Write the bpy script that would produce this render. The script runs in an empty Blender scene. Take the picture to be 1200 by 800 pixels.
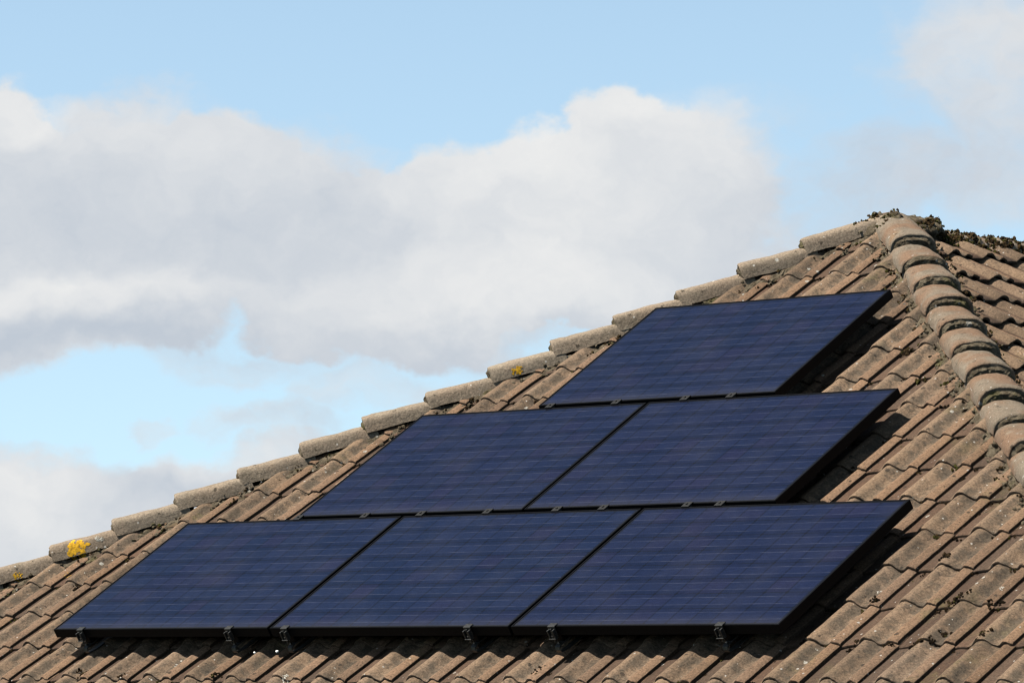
import bpy, bmesh, math, random
import numpy as np
from mathutils import Vector, Matrix, noise

random.seed(7)
rng = np.random.default_rng(11)
SC = bpy.context.scene
COL = SC.collection
rad = math.radians

# ------------------------------------------------------------------ roof frame
PITCH = rad(31.68)
CP, SP = math.cos(PITCH), math.sin(PITCH)
ZO = 3.25                                     # height of the array's lower edge above the ground
XD = Vector((1, 0, 0)); SD = Vector((0, CP, SP)); ND = Vector((0, -SP, CP))
def W(x, s, n):                               # (across, up the slope, off the slope) -> world
    return Vector((x, s*CP - n*SP, s*SP + n*CP + ZO))

PAN = -0.185                                  # tile pans below the face of the panels
AX, AS = 2.2896, 4.394                          # apex
KL, KR = 0.975, 0.965                         # hips: metres across per metre of slope
S_EAVE = -0.95
RIDGE_LEN = 7.0
QR = math.atan2(SP, KR); QL = math.atan2(SP, KL)
APEX = W(AX, AS, PAN)

# ------------------------------------------------------------------ helpers
def link(name, verts, faces, mat, parent=None, smooth=False, attrs=None):
    me = bpy.data.meshes.new(name)
    me.from_pydata([tuple(v) for v in verts], [], faces)
    if attrs:
        for k, vals in attrs.items():
            a = me.attributes.new(k, 'FLOAT', 'POINT')
            a.data.foreach_set('value', np.asarray(vals, dtype=np.float32))
    if smooth:
        me.polygons.foreach_set('use_smooth', [True]*len(me.polygons))
    me.update()
    o = bpy.data.objects.new(name, me)
    if mat: me.materials.append(mat)
    COL.objects.link(o)
    if parent: o.parent = parent
    return o

def tag(o, label=None, cat=None, group=None, kind=None):
    if label: o['label'] = label
    if cat: o['category'] = cat
    if group: o['group'] = group
    if kind: o['kind'] = kind
    return o

def empty(name, loc=(0, 0, 0), parent=None):
    o = bpy.data.objects.new(name, None)
    o.location = loc; o.empty_display_size = .1
    COL.objects.link(o)
    if parent: o.parent = parent
    return o

class MB:
    def __init__(s): s.v = []; s.f = []; s.a = {}
    def add(s, vs, fs, **at):
        n = len(s.v); s.v += [Vector(v) for v in vs]; s.f += [tuple(i+n for i in f) for f in fs]
        for k, val in at.items():
            s.a.setdefault(k, []).extend(val if hasattr(val, '__len__') else [val]*len(vs))
    def box(s, c, ex, ey, ez, hx, hy, hz, bev=0.0):
        c = Vector(c)
        bm = bmesh.new(); bmesh.ops.create_cube(bm, size=2)
        for v in bm.verts: v.co = Vector((v.co.x*hx, v.co.y*hy, v.co.z*hz))
        if bev: bmesh.ops.bevel(bm, geom=bm.edges[:], offset=bev, segments=2, affect='EDGES', profile=.5)
        bm.verts.index_update()
        s.add([c + ex*v.co.x + ey*v.co.y + ez*v.co.z for v in bm.verts], [[v.index for v in f.verts] for f in bm.faces])
        bm.free()
    def tube(s, pts, r, n=8):
        pts = [Vector(p) for p in pts]; rings = []
        vs = []; fs = []
        for i, p in enumerate(pts):
            d = (pts[min(i+1, len(pts)-1)] - pts[max(i-1, 0)]).normalized()
            a = d.orthogonal().normalized() if i == 0 else (a - d*a.dot(d)).normalized()
            b = d.cross(a)
            vs += [p + (a*math.cos(t) + b*math.sin(t))*r for t in [2*math.pi*k/n for k in range(n)]]
        for i in range(len(pts)-1):
            for k in range(n):
                fs.append((i*n+k, i*n+(k+1) % n, (i+1)*n+(k+1) % n, (i+1)*n+k))
        fs.append(tuple(range(n))[::-1]); fs.append(tuple(range((len(pts)-1)*n, len(pts)*n)))
        s.add(vs, fs)
    def link(s, name, mat, parent=None, smooth=False):
        return link(name, s.v, s.f, mat, parent, smooth, s.a or None)

def fbm(p, o=4):
    return noise.fractal(p, 0.9, 2.1, o, noise_basis='PERLIN_ORIGINAL')

# ------------------------------------------------------------------ node helpers
class NT:
    def __init__(s, tree): s.t = tree; s.n = tree.nodes; s.l = tree.links
    def node(s, typ, **kw):
        n = s.n.new(typ)
        for k, v in kw.items(): setattr(n, k, v)
        return n
    def put(s, sock, v):
        if isinstance(v, bpy.types.NodeSocket): s.l.new(v, sock)
        elif isinstance(v, (tuple, list)) and sock.type == 'RGBA' and len(v) == 3: sock.default_value = (*v, 1)
        else: sock.default_value = v
    def m(s, op, a, b=None, c=None, clamp=False):
        n = s.node('ShaderNodeMath', operation=op, use_clamp=clamp)
        for i, x in enumerate((a, b, c)):
            if x is not None: s.put(n.inputs[i], x)
        return n.outputs[0]
    def vm(s, op, a, b=None):
        n = s.node('ShaderNodeVectorMath', operation=op)
        s.put(n.inputs[0], a)
        if b is not None: s.put(n.inputs[1], b)
        return n.outputs['Value'] if op in ('LENGTH', 'DOT_PRODUCT', 'DISTANCE') else n.outputs[0]
    def mix(s, f, a, b, mode='MIX'):
        n = s.node('ShaderNodeMix', data_type='RGBA', blend_type=mode)
        s.put(n.inputs[0], f); s.put(n.inputs[6], a); s.put(n.inputs[7], b)
        return n.outputs[2]
    def mr(s, v, a, b, c=0.0, d=1.0, smooth=True):
        n = s.node('ShaderNodeMapRange', interpolation_type='SMOOTHSTEP' if smooth else 'LINEAR')
        s.put(n.inputs[0], v)
        for i, x in enumerate((a, b, c, d)): s.put(n.inputs[i+1], x)
        return n.outputs[0]
    def noise(s, vec, scale, detail=4, rough=.55, dist=0.0):
        n = s.node('ShaderNodeTexNoise'); s.put(n.inputs['Vector'], vec)
        n.inputs['Scale'].default_value = scale; n.inputs['Detail'].default_value = detail
        n.inputs['Roughness'].default_value = rough; n.inputs['Distortion'].default_value = dist
        return n.outputs['Fac']
    def vor(s, vec, scale, feature='F1', randomness=1.0):
        n = s.node('ShaderNodeTexVoronoi', feature=feature); s.put(n.inputs['Vector'], vec)
        n.inputs['Scale'].default_value = scale; n.inputs['Randomness'].default_value = randomness
        return n
    def attr(s, name):
        return s.node('ShaderNodeAttribute', attribute_name=name).outputs['Fac']
    def sep(s, v):
        n = s.node('ShaderNodeSeparateXYZ'); s.put(n.inputs[0], v); return n.outputs
    def comb(s, x, y, z=0.0):
        n = s.node('ShaderNodeCombineXYZ')
        for i, q in enumerate((x, y, z)): s.put(n.inputs[i], q)
        return n.outputs[0]
    def bump(s, h, strength, dist, normal=None):
        n = s.node('ShaderNodeBump'); s.put(n.inputs['Height'], h)
        n.inputs['Strength'].default_value = strength; n.inputs['Distance'].default_value = dist
        if normal is not None: s.put(n.inputs['Normal'], normal)
        return n.outputs[0]

def mat(name):
    m = bpy.data.materials.new(name); m.use_nodes = True
    t = NT(m.node_tree); b = m.node_tree.nodes['Principled BSDF']
    return m, t, b

def plain(name, col, rough=.6, metal=0.0, var=.25, scale=40, bump=0.0):
    m, t, b = mat(name)
    oc = t.node('ShaderNodeTexCoord').outputs['Object']
    n = t.noise(oc, scale, 5, .6)
    k = t.mr(n, .3, .7, 1-var, 1+var, False)
    c = t.vm('MULTIPLY', col, t.comb(k, k, k))
    t.put(b.inputs['Base Color'], c)
    b.inputs['Roughness'].default_value = rough; b.inputs['Metallic'].default_value = metal
    if bump: t.put(b.inputs['Normal'], t.bump(t.noise(oc, scale*3, 6, .65), .8, bump))
    return m

def lichen_layers(t, oc, col, amount=1.0):
    """small pale crust spots, sooty specks and tiny pits shared by the concrete of the roof"""
    wob = t.vm('ADD', oc, t.vm('SCALE', t.node('ShaderNodeTexNoise').outputs['Color'], None))
    v = t.vor(oc, 11.0)
    cell = t.sep(v.outputs['Color'])
    d = t.m('ADD', v.outputs['Distance'], t.m('MULTIPLY', t.m('SUBTRACT', t.noise(oc, 90, 3), .5), .16))
    r = t.m('MULTIPLY', t.mr(cell[0], .60, 1.0, 0.0, .17*amount, False), 1.0)
    spot = t.mr(t.m('SUBTRACT', d, r), -.02, .01, 1, 0)
    col = t.mix(t.m('MULTIPLY', spot, .8), col, (.55, .52, .45))
    v2 = t.vor(oc, 36.0); c2 = t.sep(v2.outputs['Color'])
    r2 = t.mr(c2[1], .78, 1.0, 0.0, .26*amount, False)
    d2 = t.m('ADD', v2.outputs['Distance'], t.m('MULTIPLY', t.m('SUBTRACT', t.noise(oc, 200, 2), .5), .25))
    spot2 = t.mr(t.m('SUBTRACT', d2, r2), -.03, .02, 1, 0)
    col = t.mix(t.m('MULTIPLY', spot2, .85), col, (.62, .58, .51))
    v3 = t.vor(oc, 24.0); c3 = t.sep(v3.outputs['Color'])
    r3 = t.mr(c3[2], .72, 1.0, 0.0, .30, False)
    d3 = t.m('ADD', v3.outputs['Distance'], t.m('MULTIPLY', t.m('SUBTRACT', t.noise(oc, 120, 3), .5), .5))
    spot3 = t.mr(t.m('SUBTRACT', d3, r3), -.06, .03, 1, 0)
    col = t.mix(t.m('MULTIPLY', spot3, .75), col, (.035, .028, .020))
    return col

# ------------------------------------------------------------------ materials
def make_tile_mat():
    m, t, b = mat('weathered_concrete_tile')
    oc = t.node('ShaderNodeTexCoord').outputs['Object']
    pu = t.attr('prof'); rnd = t.attr('rnd'); al = t.attr('along'); edge = t.attr('edge')
    big = t.noise(oc, 2.3, 3); med = t.noise(oc, 17, 5, .6); fine = t.noise(oc, 95, 5, .8)
    base = t.mix(rnd, (.345, .235, .150), (.300, .215, .150))
    base = t.mix(t.mr(big, .35, .65), base, (.275, .190, .125))
    # bare reddish pans, ochre narrow rolls, patchy darker grey on the broad roll's right flank
    pan = t.mr(t.m('ADD', pu, t.m('MULTIPLY', t.m('SUBTRACT', med, .5), .02)), -.080, -.052, 1, 0)
    base = t.mix(t.m('MULTIPLY', pan, .92), base, t.mix(rnd, (.135, .078, .050), (.105, .070, .049)))
    nar = t.m('MULTIPLY', t.mr(pu, .094, .106), 1.0)
    base = t.mix(t.m('MULTIPLY', nar, .70), base, t.mix(rnd, (.315, .190, .112), (.270, .172, .112)))
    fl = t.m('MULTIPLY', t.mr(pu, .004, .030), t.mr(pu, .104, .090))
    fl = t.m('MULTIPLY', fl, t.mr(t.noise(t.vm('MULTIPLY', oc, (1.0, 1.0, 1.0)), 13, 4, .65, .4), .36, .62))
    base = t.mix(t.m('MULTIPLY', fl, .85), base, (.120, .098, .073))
    base = t.mix(t.m('MULTIPLY', t.mr(med, .50, .72), .38), base, (.145, .108, .075))
    stain = t.m('MULTIPLY', t.mr(t.noise(t.vm('MULTIPLY', oc, (1.0, 1.0, 1.0)), 5.5, 5, .7), .56, .68), .42)
    base = t.mix(stain, base, (.085, .062, .042))
    tv = t.node('ShaderNodeTexWhiteNoise', noise_dimensions='1D'); t.put(tv.inputs['W'], t.m('MULTIPLY', rnd, 913.0))
    tk = t.mr(tv.outputs['Value'], 0, 1, .74, 1.18, False)
    base = t.vm('MULTIPLY', base, t.comb(t.m('MULTIPLY', tk, .95), t.m('MULTIPLY', tk, .92), t.m('MULTIPLY', tk, .885)))
    # green-yellow film on a few tiles
    film = t.m('MULTIPLY', t.mr(t.noise(oc, 1.7, 3), .60, .74), t.mr(med, .42, .62))
    base = t.mix(t.m('MULTIPLY', film, .45), base, (.21, .175, .070))
    # damp dirt gathered in the pan under the tile above
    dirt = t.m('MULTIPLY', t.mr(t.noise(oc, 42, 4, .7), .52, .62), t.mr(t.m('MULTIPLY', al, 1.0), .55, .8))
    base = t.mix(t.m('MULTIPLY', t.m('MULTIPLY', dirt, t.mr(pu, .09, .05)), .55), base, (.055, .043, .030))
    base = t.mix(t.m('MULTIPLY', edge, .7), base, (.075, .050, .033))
    base = lichen_layers(t, oc, base, .8)
    k = t.mr(fine, .32, .68, .27, .92, False)
    base = t.vm('MULTIPLY', base, t.comb(k, k, k))
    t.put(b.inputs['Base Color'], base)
    b.inputs['Roughness'].default_value = .93
    b.inputs['Specular IOR Level'].default_value = .25
    h = t.m('ADD', t.m('MULTIPLY', fine, .6), t.noise(oc, 45, 5, .65))
    t.put(b.inputs['Normal'], t.bump(h, .9, .009))
    return m

def make_hip_mat():
    m, t, b = mat('weathered_hip_tile')
    oc = t.node('ShaderNodeTexCoord').outputs['Object']
    oi = t.node('ShaderNodeObjectInfo').outputs['Random']
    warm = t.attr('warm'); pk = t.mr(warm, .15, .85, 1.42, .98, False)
    med = t.noise(oc, 11, 5, .62); fine = t.noise(oc, 100, 5, .8); big = t.noise(oc, 4.5, 3)
    base = t.mix(oi, (.300, .245, .180), (.262, .205, .148))
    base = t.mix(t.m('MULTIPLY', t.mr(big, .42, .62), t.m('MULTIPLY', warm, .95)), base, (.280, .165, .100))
    base = t.mix(t.m('MULTIPLY', t.mr(med, .50, .72), .55), base, (.165, .135, .095))
    base = t.mix(t.m('MULTIPLY', t.mr(t.noise(oc, 7.3, 4), .60, .72), .55), base, (.36, .31, .235))
    rust = t.mr(t.noise(t.vm('ADD', oc, (3.3, 1.7, .4)), 3.6, 3), .64, .74)
    base = t.mix(t.m('MULTIPLY', rust, .5), base, (.34, .185, .085))
    base = lichen_layers(t, oc, base, .9)
    k = t.mr(fine, .30, .70, .30, .93, False)
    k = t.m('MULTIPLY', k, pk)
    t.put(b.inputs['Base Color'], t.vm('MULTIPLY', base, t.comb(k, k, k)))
    b.inputs['Roughness'].default_value = .95; b.inputs['Specular IOR Level'].default_value = .2
    h = t.m('ADD', t.m('MULTIPLY', fine, .6), t.noise(oc, 40, 5, .7))
    t.put(b.inputs['Normal'], t.bump(h, .9, .008))
    return m

def make_mortar_mat():
    m, t, b = mat('old_mortar')
    oc = t.node('ShaderNodeTexCoord').outputs['Object']
    med = t.noise(oc, 26, 5, .7); fine = t.noise(oc, 130, 5, .75)
    base = t.mix(t.mr(med, .38, .62), (.300, .248, .172), (.150, .118, .078))
    base = t.mix(t.mr(fine, .58, .66), base, (.065, .050, .034))
    base = t.mix(t.m('MULTIPLY', t.mr(t.noise(oc, 5, 4), .56, .66), .7), base, (.20, .185, .075))
    base = lichen_layers(t, oc, base, 1.1)
    base = t.vm('MULTIPLY', base, (.68, .67, .66))
    t.put(b.inputs['Base Color'], base)
    b.inputs['Roughness'].default_value = 1.0; b.inputs['Specular IOR Level'].default_value = .1
    t.put(b.inputs['Normal'], t.bump(t.m('ADD', fine, med), 1.0, .02))
    return m

def make_glass_mat(W_, H_):
    m, t, b = mat('solar_cells_under_glass')
    oc = t.node('ShaderNodeTexCoord').outputs['Object']
    oi = t.node('ShaderNodeObjectInfo').outputs['Random']
    x, y, z = t.sep(oc)
    cx, cy, px, py = 12, 8, .1265, .1265
    x0 = (W_ - cx*px)/2; y0 = (H_ - cy*py)/2
    gx = t.m('DIVIDE', t.m('SUBTRACT', x, x0), px); gy = t.m('DIVIDE', t.m('SUBTRACT', y, y0), py)
    fx = t.m('FRACT', gx); fy = t.m('FRACT', gy)
    ix = t.m('FLOOR', gx); iy = t.m('FLOOR', gy)
    ax = t.m('ABSOLUTE', t.m('SUBTRACT', fx, .5)); ay = t.m('ABSOLUTE', t.m('SUBTRACT', fy, .5))
    wn = t.node('ShaderNodeTexWhiteNoise', noise_dimensions='3D')
    t.put(wn.inputs['Vector'], t.comb(ix, iy, t.m('MULTIPLY', oi, 37.0)))
    cr = t.sep(wn.outputs['Color'])
    wr = t.node('ShaderNodeTexWhiteNoise', noise_dimensions='2D')
    t.put(wr.inputs['Vector'], t.comb(iy, t.m('MULTIPLY', oi, 53.0)))
    c = t.mix(cr[0], (.0046, .0104, .0300), (.0070, .0128, .0360))
    c = t.mix(t.m('MULTIPLY', t.mr(cr[1], .70, 1.0), .38), c, (.0150, .0115, .0310))
    c = t.mix(t.m('MULTIPLY', oi, .35), c, (.0100, .0095, .0290))
    # lighter middle of each cell between its two busbars, darker margins
    c = t.mix(t.mr(ay, .20, .36), c, t.vm('MULTIPLY', c, (.74, .77, .80)))
    grain = t.noise(t.vm('MULTIPLY', oc, (26, 90, 1)), 1.0, 4, .7)
    gk = t.mr(grain, .3, .7, .8, 1.2, False)
    c = t.vm('MULTIPLY', c, t.comb(gk, gk, gk))
    # column and row gaps, clipped corners
    gap = t.m('MAXIMUM', t.m('MULTIPLY', t.mr(ax, .448, .474), .60), t.mr(ay, .478, .490))
    cor = t.mr(t.m('ADD', ax, ay), .90, .92)
    c = t.mix(t.m('MAXIMUM', gap, cor), c, (.0035, .004, .008))
    inside = t.m('MULTIPLY', t.m('MULTIPLY', t.m('GREATER_THAN', x, x0), t.m('LESS_THAN', x, W_-x0)),
                 t.m('MULTIPLY', t.m('GREATER_THAN', y, y0), t.m('LESS_THAN', y, H_-y0)))
    bar = t.m('MULTIPLY', t.mr(t.m('ABSOLUTE', t.m('SUBTRACT', ay, .235)), .010, .026, 1, 0), inside)
    bk = t.m('MULTIPLY', bar, t.mr(t.noise(t.vm('MULTIPLY', oc, (9, 60, 1)), 1.0, 3, .7), .36, .68, .12, .85))
    c = t.mix(bk, c, (.036, .041, .068))
    c = t.mix(inside, (.006, .007, .012), c)
    # dust film and a few droppings
    dust = t.m('ADD', t.mr(t.noise(oc, 3.0, 5, .6), .35, .8, .0, .035), t.m('MULTIPLY', t.mr(y, .10, .0), .05))
    c = t.mix(dust, c, (.22, .20, .19))
    v = t.vor(oc, 6.0); vc = t.sep(v.outputs['Color'])
    sp = t.mr(t.m('SUBTRACT', v.outputs['Distance'], t.mr(vc[0], .90, 1.0, 0, .055, False)), -.012, .004, 1, 0)
    c = t.mix(t.m('MULTIPLY', sp, .5), c, (.35, .35, .37))
    t.put(b.inputs['Base Color'], c)
    t.put(b.inputs['Roughness'], t.mr(t.noise(oc, 5, 4), .3, .7, .10, .20, False))
    b.inputs['IOR'].default_value = 1.34
    t.put(b.inputs['Normal'], t.bump(t.noise(oc, 700, 2), .05, .0006))
    return m

def make_moss_mat():
    m, t, b = mat('dry_roof_moss')
    oc = t.node('ShaderNodeTexCoord').outputs['Object']
    r = t.attr('rnd')
    c = t.mix(t.mr(r, .0, .5), (.012, .009, .006), (.080, .050, .024))
    c = t.mix(t.mr(r, .55, .75), c, (.060, .057, .016))
    c = t.mix(t.mr(r, .86, .97), c, (.19, .16, .10))
    k = t.mr(t.noise(oc, 160, 4, .7), .3, .7, .6, 1.4, False)
    t.put(b.inputs['Base Color'], t.vm('MULTIPLY', c, t.comb(k, k, k)))
    b.inputs['Roughness'].default_value = 1.0; b.inputs['Specular IOR Level'].default_value = .05
    t.put(b.inputs['Normal'], t.bump(t.noise(oc, 260, 4, .7), 1.0, .012))
    return m

MW, MH = 1.559, 1.046
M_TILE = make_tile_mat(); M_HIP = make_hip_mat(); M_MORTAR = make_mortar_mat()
M_GLASS = make_glass_mat(MW-.018, MH-.018); M_MOSS = make_moss_mat()
M_FRAME = plain('black_anodised_frame', (.0040, .0040, .0045), .5, 0, .35, 60)
M_FRAME.node_tree.nodes['Principled BSDF'].inputs['Specular IOR Level'].default_value = .05
M_BACK = plain('black_backsheet', (.012, .012, .014), .6)
M_RAIL = plain('grey_aluminium', (.20, .20, .20), .42, .75, .3, 50)
M_CLAMP = plain('dull_grey_clamp', (.034, .034, .033), .5, .45, .5, 120)
M_MID = plain('grey_mid_clamp', (.022, .022, .022), .7, 0, .4, 120)
M_MID.node_tree.nodes['Principled BSDF'].inputs['Specular IOR Level'].default_value = .12
M_YEL = plain('orange_crust_lichen', (.62, .33, .012), .95, 0, .45, 60, .004)
M_ORA = plain('pale_orange_lichen', (.45, .25, .06), .95, 0, .45, 60, .004)
M_PALE = plain('pale_crust_lichen', (.40, .375, .315), .95, 0, .5, 70, .004)
M_WALL = plain('cream_render', (.55, .50, .42), .9, 0, .12, 30, .004)
M_DECK = plain('roofing_felt', (.02, .018, .016), .95)
M_FASCIA = plain('white_fascia', (.62, .62, .60), .5, 0, .06, 8)
M_GUTTER = plain('dark_gutter', (.03, .03, .03), .4, 0, .2, 20)
M_GRASS = plain('lawn', (.06, .085, .025), .95, 0, .5, 3, .02)
M_WHITE = plain('white_scrap', (.82, .80, .74), .8, 0, .1, 60)

# ------------------------------------------------------------------ tile slopes
TW, GAUGE, TL = 0.302, 0.305, 0.385
PROFU = [-.158, -.130, -.100, -.075, -.060, -.051, -.040, -.028, -.014, 0, .014, .027, .038, .048, .058, .068, .078, .087, .094, .101, .108, .117, .128, .138, .148, .153]
PROFZ = [-.008, -.003, .000, .001, .004, .011, .0225, .0325, .0385, .040, .0375, .0310, .0225, .0145, .0090, .0060, .0050, .0068, .0118, .0182, .0218, .0218, .0195, .0160, .0125, .0085]

def build_slope(name, org, xd, sd, nd, x0, rows, xr, cuts, parent, nl=6, useed=0, hgt=1.0, step=.021):
    """rows: iterable of slope positions of the lower tile edges; xr(s)->(xmin,xmax); cuts: [(point, normal kept side)]"""
    V = []; F = []; A = dict(prof=[], rnd=[], along=[], edge=[])
    R = random.Random(useed)
    nu = len(PROFU)
    def addgrid(P, pr, rn, al, ed, na, nb, flip=False):
        n = len(V); V.extend(P)
        A['prof'].extend(pr); A['rnd'].extend([rn]*len(P)); A['along'].extend(al); A['edge'].extend(ed)
        for i in range(na-1):
            for j in range(nb-1):
                q = (n+i*nb+j, n+i*nb+j+1, n+(i+1)*nb+j+1, n+(i+1)*nb+j)
                F.append(q[::-1] if flip else q)
    for s0 in rows:
        a, bb = xr(s0)
        k0 = math.floor((a-x0)/TW)-1; k1 = math.ceil((bb-x0)/TW)+1
        rowj = R.uniform(-.004, .004)
        for k in range(k0, k1+1):
            cx = x0 + k*TW + R.uniform(-.004, .004)
            s = s0 + rowj + R.uniform(-.006, .006)
            yaw = R.uniform(-.012, .012); lift = R.uniform(0, .005); roll = R.uniform(-.012, .012)
            rn = R.random()
            ls = [0, .006] + [TL*(i+1)/nl for i in range(nl)]
            nlv = len(ls)
            hi, lo = step+lift, .005
            top = []; pr = []; al = []
            chips = {}
            for i, l in enumerate(ls):
                tz = hi + (lo-hi)*l/TL
                for j in range(nu):
                    u, z = PROFU[j], PROFZ[j]*hgt
                    X = cx + u - yaw*l; S = s + l + yaw*u
                    if i <= 1:
                        q = Vector((X*28, s0*9.1, useed+1.7))
                        S += .006*noise.noise(q) + .004*noise.noise(q*3.1) + .003*noise.noise(q*7.7)
                        if i == 0: z -= .004
                    q = Vector((X*9, S*9, useed*3.3))
                    dz = .0022*noise.noise(q) + .0014*noise.noise(q*3.7)
                    top.append(org + xd*X + sd*S + nd*(z + tz + dz + roll*u))
                    pr.append(u); al.append(l/GAUGE)
            addgrid(top, pr, rn, al, [0]*len(top), nlv, nu)
            th = .013
            bot = [p - nd*th for p in top]
            # underside
            addgrid(bot, pr, rn, al, [1]*len(bot), nlv, nu, True)
            # butt edge
            fr = []
            mid = []
            for j in range(nu):
                p = top[j]; mid.append(p - nd*(th*.5) - sd*(.004*noise.noise(p*60) + .002))
            addgrid(list(top[:nu]) + mid + list(bot[:nu]), pr[:nu]*3, rn, [0]*(3*nu), [1]*(3*nu), 3, nu, True)
            # right-hand side lap
            rt = [top[i*nu+nu-1] for i in range(nlv)]
            dn = [p - nd*(.019 + .003*noise.noise(p*40)) for p in rt]
            addgrid(rt + dn, [.153]*(2*nlv), rn, [l/GAUGE for l in ls]*2, [.8]*(2*nlv), 2, nlv, True)
    me = bpy.data.meshes.new(name)
    me.from_pydata([tuple(v) for v in V], [], F)
    for k_, vals in A.items():
        at = me.attributes.new(k_, 'FLOAT', 'POINT'); at.data.foreach_set('value', np.asarray(vals, np.float32))
    bm = bmesh.new(); bm.from_mesh(me)
    for pt, no in cuts:
        bmesh.ops.bisect_plane(bm, geom=bm.verts[:]+bm.edges[:]+bm.faces[:], dist=1e-5, plane_co=pt, plane_no=no, clear_inner=True)
    for f in bm.faces: f.smooth = True
    bm.to_mesh(me); bm.free()
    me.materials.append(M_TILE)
    o = bpy.data.objects.new(name, me); COL.objects.link(o); o.parent = parent
    return o

# house and roof
HOUSE = tag(empty('house', (AX, 0, 0)), 'house with a hipped roof of weathered brown concrete tiles under the panels', 'house')
HOUSE_INV = Matrix.Translation((-AX, 0, 0))
ROOF_PARTS = []

halfL = KL*(AS-S_EAVE); halfR = KR*(AS-S_EAVE)
eL = W(AX-halfL, S_EAVE, PAN-.09); eR = W(AX+halfR, S_EAVE, PAN-.09)
ap = W(AX, AS, PAN-.09) - Vector((0, 0, .03)); back = ap + Vector((0, RIDGE_LEN, 0))
bL = Vector((eL.x, back.y, eL.z)); bR = Vector((eR.x, back.y, eR.z))
ROOF = link('roof', [v for v in (eL, eR, ap, bL, bR, back)],
            [(0, 1, 2), (1, 4, 5, 2), (3, 0, 2, 5), (4, 3, 5), (0, 3, 4, 1)], M_DECK, HOUSE)
# hips
dR = Vector((KR, -CP, -SP)).normalized(); dL = Vector((-KL, -CP, -SP)).normalized()
nR = Vector((SP, 0, KR)).normalized(); nL = Vector((-SP, 0, KL)).normalized()      # side slope normals
nR = Vector((math.sin(QR), 0, math.cos(QR))); nL = Vector((-math.sin(QL), 0, math.cos(QL)))
hR = Vector((dR.y, -dR.x, 0)).normalized();  hR = hR if hR.x < 0 else -hR            # horizontal, towards the hip end
hL = Vector((dL.y, -dL.x, 0)).normalized();  hL = hL if hL.x > 0 else -hL

rows_end = [.400 + .305*k for k in range(-4, 14)]
rows_end = [r for r in rows_end if r < AS-.05]
orgE = W(0, 0, PAN)
def xr_end(s): return AX-KL*(AS-s)-.1, AX+KR*(AS-s)+.1
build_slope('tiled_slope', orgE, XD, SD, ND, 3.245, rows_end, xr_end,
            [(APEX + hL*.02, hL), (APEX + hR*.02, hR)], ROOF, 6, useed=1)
# right-hand slope
sdR = Vector((-math.cos(QR), 0, math.sin(QR)))
LR = halfR/math.cos(QR)
rows_r = [-.36 - GAUGE*k for k in range(0, int(LR/GAUGE)+1)]
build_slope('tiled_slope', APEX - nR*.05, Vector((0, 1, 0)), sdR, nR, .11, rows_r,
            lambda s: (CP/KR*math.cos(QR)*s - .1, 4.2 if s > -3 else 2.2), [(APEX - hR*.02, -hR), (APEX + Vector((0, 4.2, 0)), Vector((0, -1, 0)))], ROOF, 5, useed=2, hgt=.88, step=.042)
# far slope, behind the ridge and the left hip
sdL = Vector((math.cos(QL), 0, math.sin(QL)))
LL = halfL/math.cos(QL)
rows_l = [-.36 - GAUGE*k for k in range(0, int(LL/GAUGE)+1)]
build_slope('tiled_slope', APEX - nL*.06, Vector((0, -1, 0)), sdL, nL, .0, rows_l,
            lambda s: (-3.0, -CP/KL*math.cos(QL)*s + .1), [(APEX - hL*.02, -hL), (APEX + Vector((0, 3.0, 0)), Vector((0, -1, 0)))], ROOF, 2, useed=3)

# ------------------------------------------------------------------ hip and ridge tiles
HW, RISE, TH = .134, .094, .019
def arc(hw, rise, n=26, e=.58):
    out = []
    for i in range(n+1):
        t = math.pi*i/n
        c, s = math.cos(t), math.sin(t)
        out.append((hw*math.copysign(abs(c)**e, c), rise*abs(s)**e))
    return out

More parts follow.
